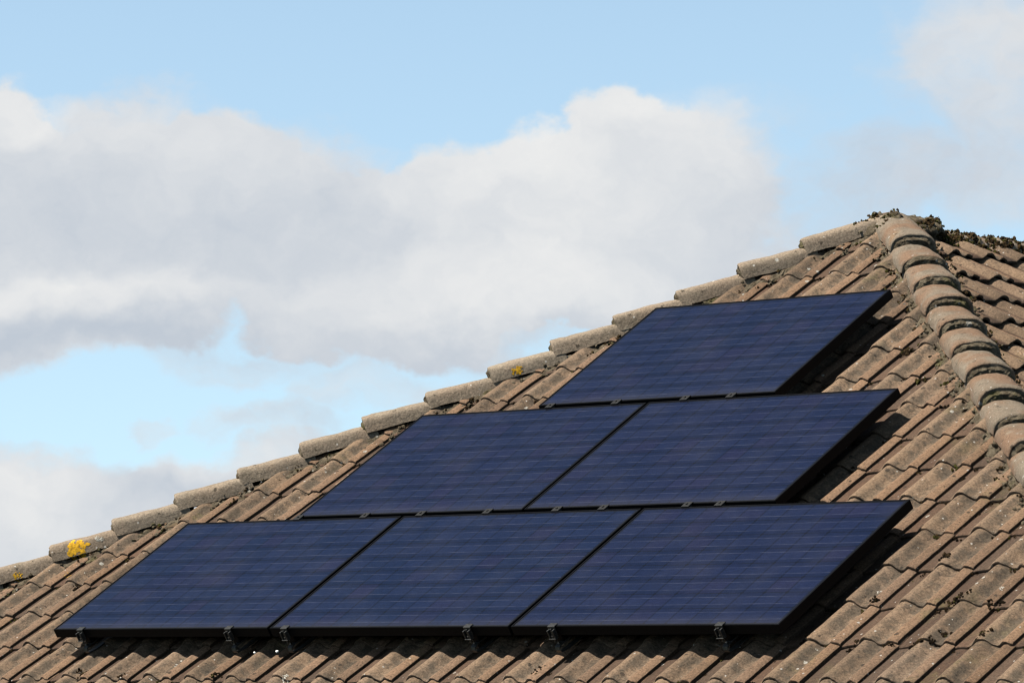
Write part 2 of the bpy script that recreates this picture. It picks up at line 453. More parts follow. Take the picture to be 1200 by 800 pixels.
def hip_tile(name, nose, d, up, length, parent, seed, warm, tilt=.050, hw=HW, rise=RISE, e=.80):
    """nose: point on the hip line at the lower end; d: direction down the hip"""
    R = random.Random(seed)
    side = up.cross(d).normalized()
    up = d.cross(side).normalized(); 
    yaw = R.uniform(-.03, .03); rl = R.uniform(-.05, .05); dz = R.uniform(-.006, .006)
    side2 = side*math.cos(rl) + up*math.sin(rl); up2 = up*math.cos(rl) - side*math.sin(rl)
    n = 26; nl = 14
    V = []; F = []; wm = []
    def P(l, a, inner, jit=True):
        f = l/length
        sc = 1.0 - .10*f
        x, z = a
        base = nose - d*l + side2*(x*sc + yaw*l) + up2*(z*sc + tilt*(.42 - f) + dz)
        if jit:
            q = base*7
            base = base + up2*(.0045*noise.noise(q) + .0035*noise.noise(q*3.3) + .002*noise.noise(q*8.1)) + side2*(.004*noise.noise(q+Vector((5, 3, 1))) + .003*noise.noise(q*4.1))
        return base
    A1 = arc(hw-TH, rise-TH, n, e)
    ls = [0, .003, .009, .018] + [length*(i+1)/nl for i in range(nl)]
    m = n+1
    def grid(fn, rows, flip):
        b0 = len(V)
        for r in rows: V.extend(r)
        for i in range(len(rows)-1):
            for j in range(len(rows[0])-1):
                q = (b0+i*len(rows[0])+j, b0+i*len(rows[0])+j+1, b0+(i+1)*len(rows[0])+j+1, b0+(i+1)*len(rows[0])+j)
                F.append(q[::-1] if flip else q)
    outer = []
    for i, l in enumerate(ls):
        shrink = (.008, .004, .0012)[i] if i < 3 else 0
        AA = arc(hw-shrink, rise-shrink, n, e)
        row = []
        for j, a in enumerate(AA):
            ll = l
            if i < 3: ll = l + .006*noise.noise(Vector((seed*3.1, j*.45, 0))) + .003*noise.noise(Vector((seed*3.1, j*1.3, 7)))
            row.append(P(ll, a, False))
        outer.append(row)
    inner = [[P(l, a, True) for a in A1] for l in ls]
    grid(None, outer, False); grid(None, inner, True)
    grid(None, [outer[0], inner[0]], True)
    grid(None, [[r[0] for r in outer], [r[0] for r in inner]], False)
    grid(None, [[r[-1] for r in outer], [r[-1] for r in inner]], True)
    grid(None, [outer[-1], inner[-1]], False)
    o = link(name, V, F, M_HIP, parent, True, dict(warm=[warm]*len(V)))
    return o

def orient_ok(o):
    bm = bmesh.new(); bm.from_mesh(o.data); bmesh.ops.recalc_face_normals(bm, faces=bm.faces[:]); bm.to_mesh(o.data); bm.free()

mort = {'L': MB(), 'R': MB(), 'C': MB()}
def plug(mb, nose, d, up, seed, tilt=.050, hw=HW, rise=RISE, e=.8):
    side = up.cross(d).normalized(); up = d.cross(side).normalized()
    A = arc(hw-TH+.009, rise-TH+.009, 40, e)
    vs = []; fs = []
    NR = 9
    for r in range(NR):
        k = 1 - r/NR*.62
        for a in A:
            p = nose + d*(-.007 + min((1-k)*.11, .022)) + side*a[0]*k + up*(a[1]*k + tilt*.42)
            q = p*38
            p = p + d*(.007*noise.noise(q) + .005*noise.noise(q*2.7)) + up*.002*noise.noise(q*1.3)
            vs.append(p)
    m = len(A)
    for r in range(NR-1):
        for j in range(m-1):
            fs.append((r*m+j, r*m+j+1, (r+1)*m+j+1, (r+1)*m+j))
    mb.add(vs, fs)

def bed(mb, d, nA, nB, hA, L, gaps=(), seed=0, sides=(1, -1)):
    up = (nA+nB).normalized(); up = (up - d*up.dot(d)).normalized()
    for sg in sides:
        nn = nA if sg == 1 else nB
        lat = hA*sg
        lat = (lat - nn*lat.dot(nn)); lat = (lat - d*lat.dot(d)).normalized()     # in the slope, away from the hip line
        N = int(L/.011); M = 9
        vs = []; fs = []
        for i in range(N+1):
            l = L*i/N
            g = 0
            for (ga, gb, gs) in gaps:
                if gs == sg: g = max(g, max(0, min(1, (l-ga)/.02))*max(0, min(1, (gb-l)/.02)))
            wide = .172 + .028*noise.noise(Vector((l*5, seed, sg))) + .012*noise.noise(Vector((l*21, seed, sg)))
            for j in range(M+1):
                f = j/M
                x = .114 + (wide-.114)*f - g*.07
                z = .016*(1-f)**.85 + .010*(1-f) + .009
                p = APEX + d*l + lat*x + nn*z
                q = p*17
                k = (.012*noise.noise(q) + .009*noise.noise(q*2.3) + .006*noise.noise(q*5.1))*(.5+.5*math.sin(math.pi*min(1, f*1.1+.1)))
                p = p + nn*k + lat*k*.6
                vs.append(p)
        for i in range(N):
            for j in range(M):
                q = (i*(M+1)+j, i*(M+1)+j+1, (i+1)*(M+1)+j+1, (i+1)*(M+1)+j)
                fs.append(q if sg == 1 else q[::-1])
        mb.add(vs, fs)

STEP_S = .2563
for side, d, nn, K in (('L', dL, nL, KL), ('R', dR, nR, KR)):
    up = (ND + nn).normalized(); up = (up - d*up.dot(d)).normalized()
    lenper = math.sqrt(K*K+1)
    step = STEP_S*lenper
    off = (.355 if side == 'L' else .413)*lenper
    NT_ = int((AS-S_EAVE)/STEP_S)+1
    for i in range(NT_):
        nose = APEX + d*(off + i*step)
        tl = step+.055
        if i == 0: tl = off + .02
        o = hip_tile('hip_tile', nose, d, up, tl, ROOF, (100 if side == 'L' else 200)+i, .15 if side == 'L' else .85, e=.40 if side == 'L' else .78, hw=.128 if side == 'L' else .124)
        orient_ok(o)
        plug(mort[side], nose, d, up, i, e=.40 if side == 'L' else .78, hw=.128 if side == 'L' else .124)
    Ltot = off + NT_*step
    if side == 'L':
        bed(mort['L'], d, ND, nn, hL, Ltot, gaps=[(off+5.98*step, off+5.98*step+.20, 1)], seed=1.3)
    else:
        bed(mort['R'], d, ND, nn, hR, Ltot, seed=4.7)
upY = Vector((0, 0, 1))
for i in range(14):
    nose = APEX + Vector((0, .06+.36*i, 0)) + Vector((0, 0, -.112))
    o = hip_tile('ridge_tile', nose, Vector((0, -1, 0)), upY, .40, ROOF, 300+i, .4, tilt=.014)
    # ridge tiles run level, butted nose to tail
    orient_ok(o)

# rubble mound of mortar on the apex and crumbs along both beds
ico = bmesh.new(); bmesh.ops.create_icosphere(ico, subdivisions=2, radius=1)
ICO_V = [v.co.copy() for v in ico.verts]; ICO_F = [[v.index for v in f.verts] for f in ico.faces]; ico.free()
ico = bmesh.new(); bmesh.ops.create_icosphere(ico, subdivisions=1, radius=1)
IC1_V = [v.co.copy() for v in ico.verts]; IC1_F = [[v.index for v in f.verts] for f in ico.faces]; ico.free()
def lump(mb, c, r, seed, rough=.35, sq=(1, 1, 1), up=None, fine=True, freq=1.4, **at):
    VV, FF = (ICO_V, ICO_F) if fine else (IC1_V, IC1_F)
    vs = []
    o = Vector((seed*7.13 % 91, seed*3.7 % 57, seed*1.9 % 33))
    rot = Matrix.Rotation(seed*2.3, 3, 'Z')
    for v in VV:
        k = 1 + rough*(noise.noise(v*freq + o) + .5*noise.noise(v*freq*2.5 + o))
        w = rot @ (Vector((v.x*sq[0], v.y*sq[1], v.z*sq[2]))*k*r)
        vs.append(Vector(c) + w)
    mb.add(vs, FF, **at)

R = random.Random(5)
for side, d, nn, hh in (('L', dL, nL, hL), ('R', dR, nR, hR)):
    for sg in (1, -1):
        n0 = ND if sg == 1 else nn
        lat = hh*sg; lat = lat - n0*lat.dot(n0); lat = (lat - d*lat.dot(d)).normalized()
        for i in range(420 if sg == 1 else 120):
            l = R.uniform(.1, 7.2)
            x = R.gauss(.158, .020)
            p = APEX + d*l + lat*x + n0*(.012 + max(0, .15-x)*.8 + R.uniform(0, .014))
            lump(mort[side], p, R.uniform(.005, .016), R.random()*50, .6, (1, 1, .8), fine=False)
capC = APEX + Vector((.02, .08, -.022))
for i in range(26):
    a = R.uniform(0, 6.28); rr = R.uniform(0, 1)**.6
    p = capC + Vector((math.cos(a)*.16*rr, math.sin(a)*.14*rr, .045*(1-rr*rr) + R.uniform(-.02, .012) - .035*rr))
    lump(mort['C'], p, R.uniform(.035, .065), R.random()*80, .5, (1.1, 1.1, .75), freq=2.2)
lump(mort['C'], capC + Vector((0, 0, -.02)), .15, 3.3, .35, (1.15, 1.0, .62), freq=2.4)
for i in range(34):                                             # mortar packed into the fork of the two hips
    f = R.random(); p = W(AX + R.uniform(-.11, .10) , AS - .03 - .17*f, PAN + .075 - .05*f)
    lump(mort['C'], p, R.uniform(.018, .038), R.random()*80, .6, (1, 1, .8), freq=2.4)
for i in range(18):
    p = APEX + Vector((R.uniform(-.06, .14), R.uniform(.02, .30), R.uniform(-.005, .035)))
    lump(mort['C'], p, R.uniform(.02, .042), R.random()*80, .6, (1.2, 1, .7), freq=2.4)
for k, mb in mort.items():
    o = mb.link('mortar_bed' if k != 'C' else 'mortar_mound', M_MORTAR, ROOF, k == 'C')
    orient_ok(o)

# ------------------------------------------------------------------ moss and lichen
moss = MB()
def clump(mb, c, size, n, R, flat=.6, nrm=Vector((0, 0, 1)), rng_=(.0, 1.0)):
    t1 = nrm.orthogonal().normalized(); t2 = nrm.cross(t1)
    for i in range(n):
        a = R.uniform(0, 6.28); r = size*math.sqrt(R.random())
        p = Vector(c) + t1*math.cos(a)*r + t2*math.sin(a)*r + nrm*(size*flat*R.random()*(1-(r/size)**2))
        rr = R.uniform(.22, .48)*size
        lump(mb, p, rr, R.random()*90, .8, (1, 1, 1), fine=False, freq=2.0, rnd=min(1, max(0, R.uniform(*rng_))))
        # tufts: thin leaf shoots standing off the cushion
        for q in range(3):
            dd = (nrm + Vector((R.uniform(-1, 1), R.uniform(-1, 1), R.uniform(-.3, 1)))*.9).normalized()
            b0 = p + dd*rr*.6; ln = R.uniform(.35, .9)*rr; w = dd.orthogonal().normalized()*rr*.22; w2 = dd.cross(w)
            mb.add([b0+w, b0-w*.5+w2, b0-w*.5-w2, b0+dd*ln], [(0, 1, 3), (1, 2, 3), (2, 0, 3)], rnd=min(1, max(0, R.uniform(*rng_))))
from mathutils.bvhtree import BVHTree
def surface_tree(names):
    V = []; F = []
    for o in COL.objects:
        if o.type == 'MESH' and o.name.split('.')[0] in names:
            n = len(V); V += [v.co.copy() for v in o.data.vertices]; F += [[i+n for i in p.vertices] for p in o.data.polygons]
    return BVHTree.FromPolygons(V, F)
ROOF_TREE = surface_tree(('hip_tile', 'tiled_slope'))
PEAK_TREE = surface_tree(('hip_tile', 'ridge_tile', 'tiled_slope', 'mortar_mound'))
def stick(p, nrm, reach=.30):
    h = PEAK_TREE.ray_cast(Vector(p) + nrm*.16, -nrm, reach)
    return h[0]


R = random.Random(21)
# thick cushions over the ridge behind the apex
for i in range(620):
    y = .12 + 4.4*R.random()
    a = R.uniform(-.3, 1.35)                                   # round the barrel, towards the right-hand slope
    if y < .25 and a < .5: continue
    bump_ = .5+.35*noise.noise(Vector((y*2.3, 1.7, 0)))+.35*noise.noise(Vector((y*6.7, 4.1, 0)))
    if R.random() > .45+.6*bump_: continue
    p = APEX + Vector((math.sin(a)*(.14), y, -.118 + math.cos(a)*.097))
    nrm = Vector((math.sin(a), 0, math.cos(a)))
    nn_ = nrm; p = stick(p, nn_)
    if p: clump(moss, p, R.uniform(.020, .036)*(0.5+.9*bump_), R.randint(3, 6), R, .3, nn_, (.05, .8) if R.random() < .75 else (.3, 1))
for i in range(120):                                            # lip of moss between ridge tiles and the top course
    y = .18 + 4.2*R.random()
    p = APEX + Vector((.155+R.uniform(-.02, .03), y, -.140+R.uniform(-.02, .02)))
    nn_ = nR; p = stick(p, nn_)
    if p: clump(moss, p, R.uniform(.014, .03), R.randint(3, 5), R, .7, nn_, (0, .85))
for i in range(60):                                             # where the ridge dives under the mound
    a = R.uniform(.1, 1.5); y = R.uniform(.12, .55)
    p = APEX + Vector((math.sin(a)*.16, y, -.085 - .08*y + math.cos(a)*.105))
    nn_ = Vector((math.sin(a), -.2, math.cos(a))).normalized(); p = stick(p, nn_)
    if p: clump(moss, p, R.uniform(.014, .028), R.randint(3, 5), R, .35, nn_, (.1, .85) if R.random() < .7 else (.5, 1))
for i in range(26):                                             # round the apex mound
    a = R.uniform(-2.9, .9); p = capC + Vector((math.cos(a)*.165, math.sin(a)*.13, R.uniform(-.07, .02)))
    nn_ = Vector((math.cos(a)*.6, math.sin(a)*.6, .7)).normalized(); p = stick(p, nn_)
    if p: clump(moss, p, R.uniform(.010, .022), R.randint(3, 5), R, .3, nn_, (.2, 1))
for i in range(22):
    f = R.random(); p = W(AX + R.uniform(-.10, .10), AS - .04 - .24*f, PAN + .105 - .07*f)
    nn_ = ND; p = stick(p, nn_)
    if p: clump(moss, p, R.uniform(.010, .024), R.randint(2, 4), R, .35, nn_, (.2, 1))
for i in range(26):
    a = R.uniform(-.6, .9); p = capC + Vector((math.cos(a)*.13, math.sin(a)*.12, R.uniform(-.02, .045)))
    nn_ = Vector((.5, -.3, .8)).normalized(); p = stick(p, nn_)
    if p: clump(moss, p, R.uniform(.012, .024), R.randint(3, 5), R, .3, nn_, (.1, .8))
MOSS1 = moss.link('moss', M_MOSS)
tag(MOSS1, 'thick brown and olive moss cushions over the ridge and the roof peak', 'moss', kind='stuff')

moss = MB()
def roofpt(x, s, n=.0): return W(x, s, PAN + n)
def inside_roof(x, s, m=.15): return AX-KL*(AS-s)+m < x < AX+KR*(AS-s)-m
for i in range(5200):                                           # crumbs in the joints of the tiles
    k = R.randint(-3, 13); s = .400+.305*k
    j = R.randint(-22, 22); xb = 3.245 + j*TW
    kind = R.random()
    dens = .5+.5*noise.noise(Vector((xb*.9, s*.9, 3.3)))
    if R.random() > dens*1.1: continue
    if kind < .55: x = xb + R.uniform(.158, .235); ss = s + R.uniform(-.035, .0) ; n = .018
    elif kind < .85: x = xb + R.uniform(.154, .170); ss = s + R.uniform(.0, .30); n = .008
    else: x = xb + R.uniform(.06, .10); ss = s - R.uniform(.0, .03); n = .026
    if not inside_roof(x, ss, .12): continue
    if 0 < ss < 1.0 and .05 < x < 4.65: continue
    clump(moss, roofpt(x, ss, n-.004), R.uniform(.007, .016)*(1.9 if R.random() < .22 else 1), R.randint(2, 5), R, .5, ND, (0, .35) if R.random() < .8 else (.5, .9))
for side, d, hh, n0 in (('L', dL, hL, ND), ('R', dR, hR, ND), ('R', dR, -hR, nR)):
    lat = hh - n0*hh.dot(n0); lat = (lat - d*lat.dot(d)).normalized()
    for i in range(150):
        l = R.uniform(.1, 7.3)
        x = R.gauss(.155, .03)
        if noise.noise(Vector((l*2.2, x*3, 9.1 if side == 'L' else 2.2))) < -.05: continue
        clump(moss, APEX + d*l + lat*x + n0*R.uniform(.02, .045), R.uniform(.008, .022), R.randint(2, 5), R, .6, n0, (.0, 1.0))
# the worst of it: joints below and beside the lower right panel, and a few at the left
for (x, s_, wd, n_) in ((5.30, .425, .045, 9), (5.36, .44, .03, 5), (5.50, .40, .04, 8), (5.35, .06, .03, 7), (5.18, .09, .025, 4), (5.42, .17, .03, 6), (5.39, .11, .02, 4),
                        (4.98, .10, .022, 4), (4.86, .43, .022, 4), (5.62, .62, .035, 7), (5.58, .73, .03, 6), (5.05, .76, .03, 5), (4.72, .10, .018, 3), (5.66, .12, .03, 6),
                        (.30, -.16, .03, 5), (.62, -.20, .025, 5), (3.36, -.14, .035, 6), (-.30, .34, .03, 5), (-.62, .68, .03, 5), (1.28, -.18, .03, 5)):
    for q in range(n_):
        p = stick(W(x + R.gauss(0, wd*.6), s_ + R.gauss(0, wd*.5), PAN+.03), ND)
        if p: clump(moss, p, R.uniform(.010, .020), R.randint(3, 5), R, .4, ND, (0, .3) if R.random() < .85 else (.5, .8))
MOSS2 = moss.link('moss', M_MOSS)
tag(MOSS2, 'scattered dark moss crumbs growing in the tile joints and along the hips', 'moss', kind='stuff')

def hip_point(d, nn, l, lateral, height, hh):
    up = (ND+nn).normalized(); up = (up - d*up.dot(d)).normalized()
    sd_ = hh - up*hh.dot(up); sd_ = (sd_ - d*sd_.dot(d)).normalized()
    return APEX + d*l + sd_*lateral + up*height, sd_, up

def crust(name, c, nrm, t1, size, mat_, label, seed, n=26, aspect=.7):
    """an irregular rosette of thin overlapping scales lying on the surface under it"""
    R = random.Random(seed); mb = MB(); t1 = (t1 - nrm*t1.dot(nrm)).normalized(); t2 = nrm.cross(t1)
    for i in range(n*2):
        a = R.uniform(0, 6.28); r = size*R.random()**.6
        p0 = Vector(c) + t1*math.cos(a)*r + t2*math.sin(a)*r*aspect + nrm*.08
        rr = R.uniform(.05, .20)*size; m = 9; rim = []; ok = True
        pts = [p0] + [p0 + (t1*math.cos(6.283*j/m) + t2*math.sin(6.283*j/m))*rr*(1+.6*noise.noise(Vector((math.cos(6.283*j/m)*1.3+i, math.sin(6.283*j/m)*1.3, seed)))) for j in range(m)]
        out = []
        for q in pts:
            h = ROOF_TREE.ray_cast(q, -nrm, .16)
            if h[0] is None: ok = False; break
            out.append(h[0])
        if not ok: continue
        th = R.uniform(.0007, .0016)
        vs = [out[0] + nrm*th*1.3] + [q + nrm*th for q in out[1:]] + [q - nrm*.002 for q in out[1:]]
        fs = [(0, 1+j, 1+(j+1) % m) for j in range(m)] + [(1+j, 1+m+j, 1+m+(j+1) % m, 1+(j+1) % m) for j in range(m)]
        mb.add(vs, fs)
    o = mb.link(name, mat_); orient_ok(o)
    return tag(o, label, 'lichen', 'lichen patches on the roof')

# ------------------------------------------------------------------ solar panels
GXP, GYP = .0169, .0290
FR_H, FR_W = .046, .0095
panels = []
specs = []
for r, (o0, cnt) in enumerate(((0.0, 3), (.786, 2), (1.5905, 1))):
    for c in range(cnt): specs.append((o0 + c*(MW+GXP), r*(MH+GYP)))
labels = ['left panel in the bottom row of three dark blue solar panels',
          'middle panel in the bottom row, between two other dark blue solar panels',
          'right panel in the bottom row of three dark blue solar panels',
          'left panel of the pair in the middle row of dark blue solar panels',
          'right panel of the pair in the middle row of dark blue solar panels',
          'single dark blue solar panel at the top of the stepped array']
ROT = Matrix((XD, SD, ND)).transposed().to_4x4()

def frame_mesh():
    """mitred black frame with a thin lip over the glass, outer wall and inner return flange"""
    prof = [(0, -FR_H), (0, -.0012), (.0012, 0), (FR_W-.001, 0), (FR_W, -.001), (FR_W, -.006), (.0025, -.006), (.0025, -FR_H+.002), (.028, -FR_H+.002), (.028, -FR_H)]
    vs = []; fs = []
    for (i, z) in prof:
        vs += [(i, i, z), (MW-i, i, z), (MW-i, MH-i, z), (i, MH-i, z)]
    m = len(prof)
    for a in range(m):
        b = (a+1) % m
        for k in range(4):
            k2 = (k+1) % 4
            fs.append((a*4+k, a*4+k2, b*4+k2, b*4+k))
    return vs, fs
fv, ff = frame_mesh()
first = None
order = [0, 1, 2, 3, 4, 5]
for i, (x, s) in enumerate(specs):
    root = empty('solar_panel')
    root.matrix_world = Matrix.Translation(W(x, s, R.uniform(-.0015, .0015))) @ ROT @ Matrix.Rotation(R.uniform(-.0012, .0012), 4, 'X') @ Matrix.Rotation(R.uniform(-.0010, .0010), 4, 'Y')
    tag(root, labels[i], 'solar panel', 'solar panels in a stepped array on the tiled roof')
    if first is None:
        fr = link('frame', fv, ff, M_FRAME, root); orient_ok(fr)
        e = .009
        N, Mm = 26, 18                                           # the laminate sags a touch
        gv = []; gf = []
        for a in range(N+1):
            for b_ in range(Mm+1):
                u, v = a/N, b_/Mm
                gv.append(((MW-2*e)*u, (MH-2*e)*v, -.0016*math.sin(math.pi*u)*math.sin(math.pi*v)))
        for a in range(N):
            for b_ in range(Mm):
                q = a*(Mm+1)+b_; gf.append((q, q+Mm+1, q+Mm+2, q+1))
        gl = link('glass', gv, gf, M_GLASS, root, True); gl.location = (e, e, -.0022)
        mb = MB(); mb.box((MW/2, MH/2, -.0085), Vector((1, 0, 0)), Vector((0, 1, 0)), Vector((0, 0, 1)), MW/2-.004, MH/2-.004, .0018)
        bk = mb.link('backsheet', M_BACK, root)
        mb = MB(); mb.box((MW/2, MH-.12, -.022), Vector((1, 0, 0)), Vector((0, 1, 0)), Vector((0, 0, 1)), .06, .05, .0115, .003)
        jb = mb.link('junction_box', M_BACK, root)
        first = [fr, gl, bk, jb]
    else:
        for ch in first:
            c = ch.copy(); COL.objects.link(c); c.parent = root

# ------------------------------------------------------------------ mounting rails with clamps and roof hooks
ux, us, un = XD, SD, ND
def rail_thing(x, s0, s1, low, high, label, hook_low=True):
    root = empty('mounting_rail', (0, 0, 0))
    root.location = W(x, s0, -FR_H-.02)
    inv = Matrix.Translation(-root.location)
    def put(o): o.data.transform(inv); o.parent = root; return o
    mb = MB()
    mb.box(W(x, (s0+s1)/2, -FR_H-.021), ux, us, un, .019, (s1-s0)/2, .0195, .002)
    put(mb.link('rail', M_FRAME))
    if low == 'end':                                           # clamp gripping the front of the frame
        mb = MB()
        fs_ = -.006
        mb.box(W(x, .004, .0035), ux, us, un, .021, .013, .0022, .0008)             # lip over the frame
        mb.box(W(x, fs_-.0035, -.020), ux, us, un, .021, .0028, .0245, .0008)        # front plate
        mb.box(W(x-.015, fs_-.013, -.030), ux, us, un, .0035, .010, .022, .001)
        mb.box(W(x+.015, fs_-.013, -.030), ux, us, un, .0035, .010, .022, .001)
        mb.box(W(x, fs_-.014, -.050), ux, us, un, .020, .012, .0022, .0008)
        mb.tube([W(x, fs_-.013, -.004), W(x, fs_-.013, -.070)], .0042, 8)           # bolt
        mb.tube([W(x, fs_-.013, -.0445), W(x, fs_-.013, -.036)], .0085, 6)          # nut
        put(mb.link('end_clamp', M_CLAMP))
        mb = MB()                                              # hook: arm from the rail end down to the tile, then up the slope under the next course
        pts = [W(x+.006, .06, -.088), W(x+.006, -.012, -.088), W(x+.006, -.026, -.094), W(x+.006, -.030, -.106), W(x+.004, -.022, -.119), W(x+.004, .03, -.128), W(x+.004, .16, -.132)]
        vs = []; fs2 = []
        for p in pts:
            vs += [p - ux*.014 - un*.003, p + ux*.014 - un*.003, p + ux*.014 + un*.003 - us*.002, p - ux*.014 + un*.003 - us*.002]
        for i in range(len(pts)-1):
            for k in range(4): fs2.append((i*4+k, i*4+(k+1) % 4, i*4+4+(k+1) % 4, i*4+4+k))
        fs2 += [(3, 2, 1, 0), tuple(range(len(vs)-4, len(vs)))]
        mb.add(vs, fs2)
        mb.tube([W(x+.030, -.034, -.066), W(x-.012, .012, -.094)], .0036, 7)         # set screw sticking out
        o = put(mb.link('roof_hook', M_CLAMP)); orient_ok(o)
    else:
        mb = MB()
        mb.box(W(x, s0+.0145, .0035), ux, us, un, .022, .022, .0022, .0008)
        mb.box(W(x, s0+.0145, -.020), ux, us, un, .020, .0085, .022, .0008)
        mb.tube([W(x, s0+.0145, -.01), W(x, s0+.0145, .0105)], .0062, 6)
        put(mb.link('mid_clamp', M_MID))
    if high:
        mb = MB()
        mb.box(W(x, s1-.0145, .0035), ux, us, un, .022, .022, .0022, .0008)
        mb.box(W(x, s1-.0145, -.020), ux, us, un, .020, .0085, .022, .0008)
        mb.tube([W(x, s1-.0145, -.01), W(x, s1-.0145, .0105)], .0062, 6)
        put(mb.link('mid_clamp', M_MID))
    mb = MB()                                                  # hook hidden under the panel, standing on the tiles
    sm = (s0+s1)/2 + .1
    mb.box(W(x, sm, -.085), ux, us, un, .015, .02, .042, .002)
    mb.box(W(x, sm+.05, -.128), ux, us, un, .015, .07, .003, .001)
    put(mb.link('roof_hook', M_CLAMP))
    return tag(root, label, 'mounting rail', 'clamped mounting rails under the solar panels')

rowlab = ['bottom', 'middle', 'top']
side6 = ['leftmost', 'second from left', 'third from left', 'third from right', 'second from right', 'rightmost']
for i, (x, hi) in enumerate(((.209, 0), (1.293, 1), (1.683, 1), (2.887, 1), (3.408, 1), (4.386, 0))):
    rail_thing(x, .01, MH+GYP if hi else MH-.02, 'end', hi, f'{side6[i]} of six clamped rails along the lower edge of the bottom panels')
side4 = ['leftmost', 'second from left', 'second from right', 'rightmost']
for i, (x, hi) in enumerate(((.815, 0), (2.135, 1), (2.59, 1), (3.607, 0))):
    s0 = MH; rail_thing(x, s0, s0+GYP+MH+(GYP if hi else -.02), 'mid', hi, f'{side4[i]} of four clamped rails under the middle panels')
for i, x in enumerate((1.686, 2.886)):
    s0 = 2*MH+GYP; rail_thing(x, s0, s0+GYP+MH-.02, 'mid', 0, f'{("left", "right")[i]} of the two clamped rails under the single top panel')

# ------------------------------------------------------------------ lichen patches and scraps the photograph shows one by one
LP = math.sqrt(KL*KL+1)
def on_left_hip(l, h, size, m_, label, seed, n=26, aspect=.7):
    p, sd_, up = hip_point(dL, nL, l, .1375, h, hL)
    return crust('lichen_patch', p, (sd_*.93+up*.36).normalized(), dL, size, m_, label, seed, n, aspect)
HIPSPOTS = dict(big=((.355+11.60*STEP_S)*LP, .050), ring=((.355+12.58*STEP_S)*LP, .035), dot=((.355+4.60*STEP_S)*LP, .035), pale=((.355+11.25*STEP_S)*LP, .055))
on_left_hip(HIPSPOTS['big'][0], HIPSPOTS['big'][1], .060, M_YEL, 'largest bright yellow lichen patch, on a hip tile at lower left', 1, 44, .8)
on_left_hip(HIPSPOTS['ring'][0], HIPSPOTS['ring'][1], .026, M_YEL, 'small round yellow lichen on the lowest visible left hip tile', 2, 16, .9)
on_left_hip(HIPSPOTS['dot'][0], HIPSPOTS['dot'][1], .033, M_YEL, 'yellow lichen patch on the left hip tile above the dark hole', 3, 22, .6)
on_left_hip(HIPSPOTS['pale'][0], HIPSPOTS['pale'][1], .024, M_PALE, 'pale lichen blotch just uphill of the largest yellow patch', 4, 14, .8)
p = W(-.825, .823, PAN+.040); crust('lichen_patch', p, ND, XD, .020, M_ORA, 'small orange lichen on a roof tile below the left hip', 6, 12, .9)

def pale(x, s, size, label, seed, n=10, aspect=.8, mat_=None):
    crust('lichen_patch', W(x, s, PAN+.035), ND, SD, size, mat_ or M_PALE, label, seed, n, aspect)
pale(-.485, .935, .024, 'round white lichen on a tile left of the bottom left panel', 11)
pale(1.786, -.201, .024, 'pale lichen disc on the tiles below the first two bottom panels', 12)
pale(4.824, .527, .015, 'white lichen spot on a tile near the lower right panel corner', 13, 8)
pale(5.487, .52, .016, 'white lichen spot on the tiles at the right picture edge', 14, 8)
def scrap(x, s, n, r, label, seed):
    mb = MB(); lump(mb, W(x, s, n), r, seed, .5, (1.2, .8, .8), freq=1.2)
    o = mb.link('white_scrap', M_WHITE, None, True)
    return tag(o, label, 'scrap', 'white scraps at the foot of the array')
scrap(1.40, .0, -.135, .0075, 'left of two tiny white scraps on tiles below the bottom panels', 2.2)
scrap(1.56, .0, -.128, .0095, 'right of two tiny white scraps on tiles below the bottom panels', 5.1)

# ------------------------------------------------------------------ walls, eaves, ground
ez = W(0, S_EAVE, PAN).z
x0, x1 = eL.x+.40, eR.x-.40; y0, y1 = eL.y+.40, back.y-.15
mb = MB()
mb.box(((x0+x1)/2, (y0+y1)/2, (ez-.03)/2), Vector((1, 0, 0)), Vector((0, 1, 0)), Vector((0, 0, 1)), (x1-x0)/2, (y1-y0)/2, (ez-.03)/2)
mb.link('wall', M_WALL, HOUSE)
def board(a, b_, name, m_, h, th, dz, out):
    a = Vector(a); b_ = Vector(b_); d = (b_-a).normalized(); nrm = d.cross(Vector((0, 0, 1)))
    mb = MB(); mb.box((a+b_)/2 + nrm*out + Vector((0, 0, dz)), d, nrm, Vector((0, 0, 1)), (b_-a).length/2, th, h)
    mb.link(name, m_, HOUSE)
board((eL.x, eL.y, ez), (eR.x, eR.y, ez), 'fascia', M_FASCIA, .09, .012, -.13, 0)
board((eR.x, eR.y, ez), (eR.x, back.y, ez), 'fascia', M_FASCIA, .09, .012, -.13, 0)
mb = MB()
mb.tube([(eL.x-.05, eL.y-.075, ez-.09), (eR.x+.075, eL.y-.075, ez-.09), (eR.x+.075, back.y, ez-.09)], .055, 12)
mb.link('gutter', M_GUTTER, HOUSE, True)
for o in [c for c in HOUSE.children]:
    o.matrix_parent_inverse = HOUSE_INV
G = 4000
g = link('ground', [(-G, -G, 0), (G, -G, 0), (G, G, 0), (-G, G, 0)], [(0, 1, 2, 3)], M_GRASS)
tag(g, 'grass ground around the house', kind='structure')

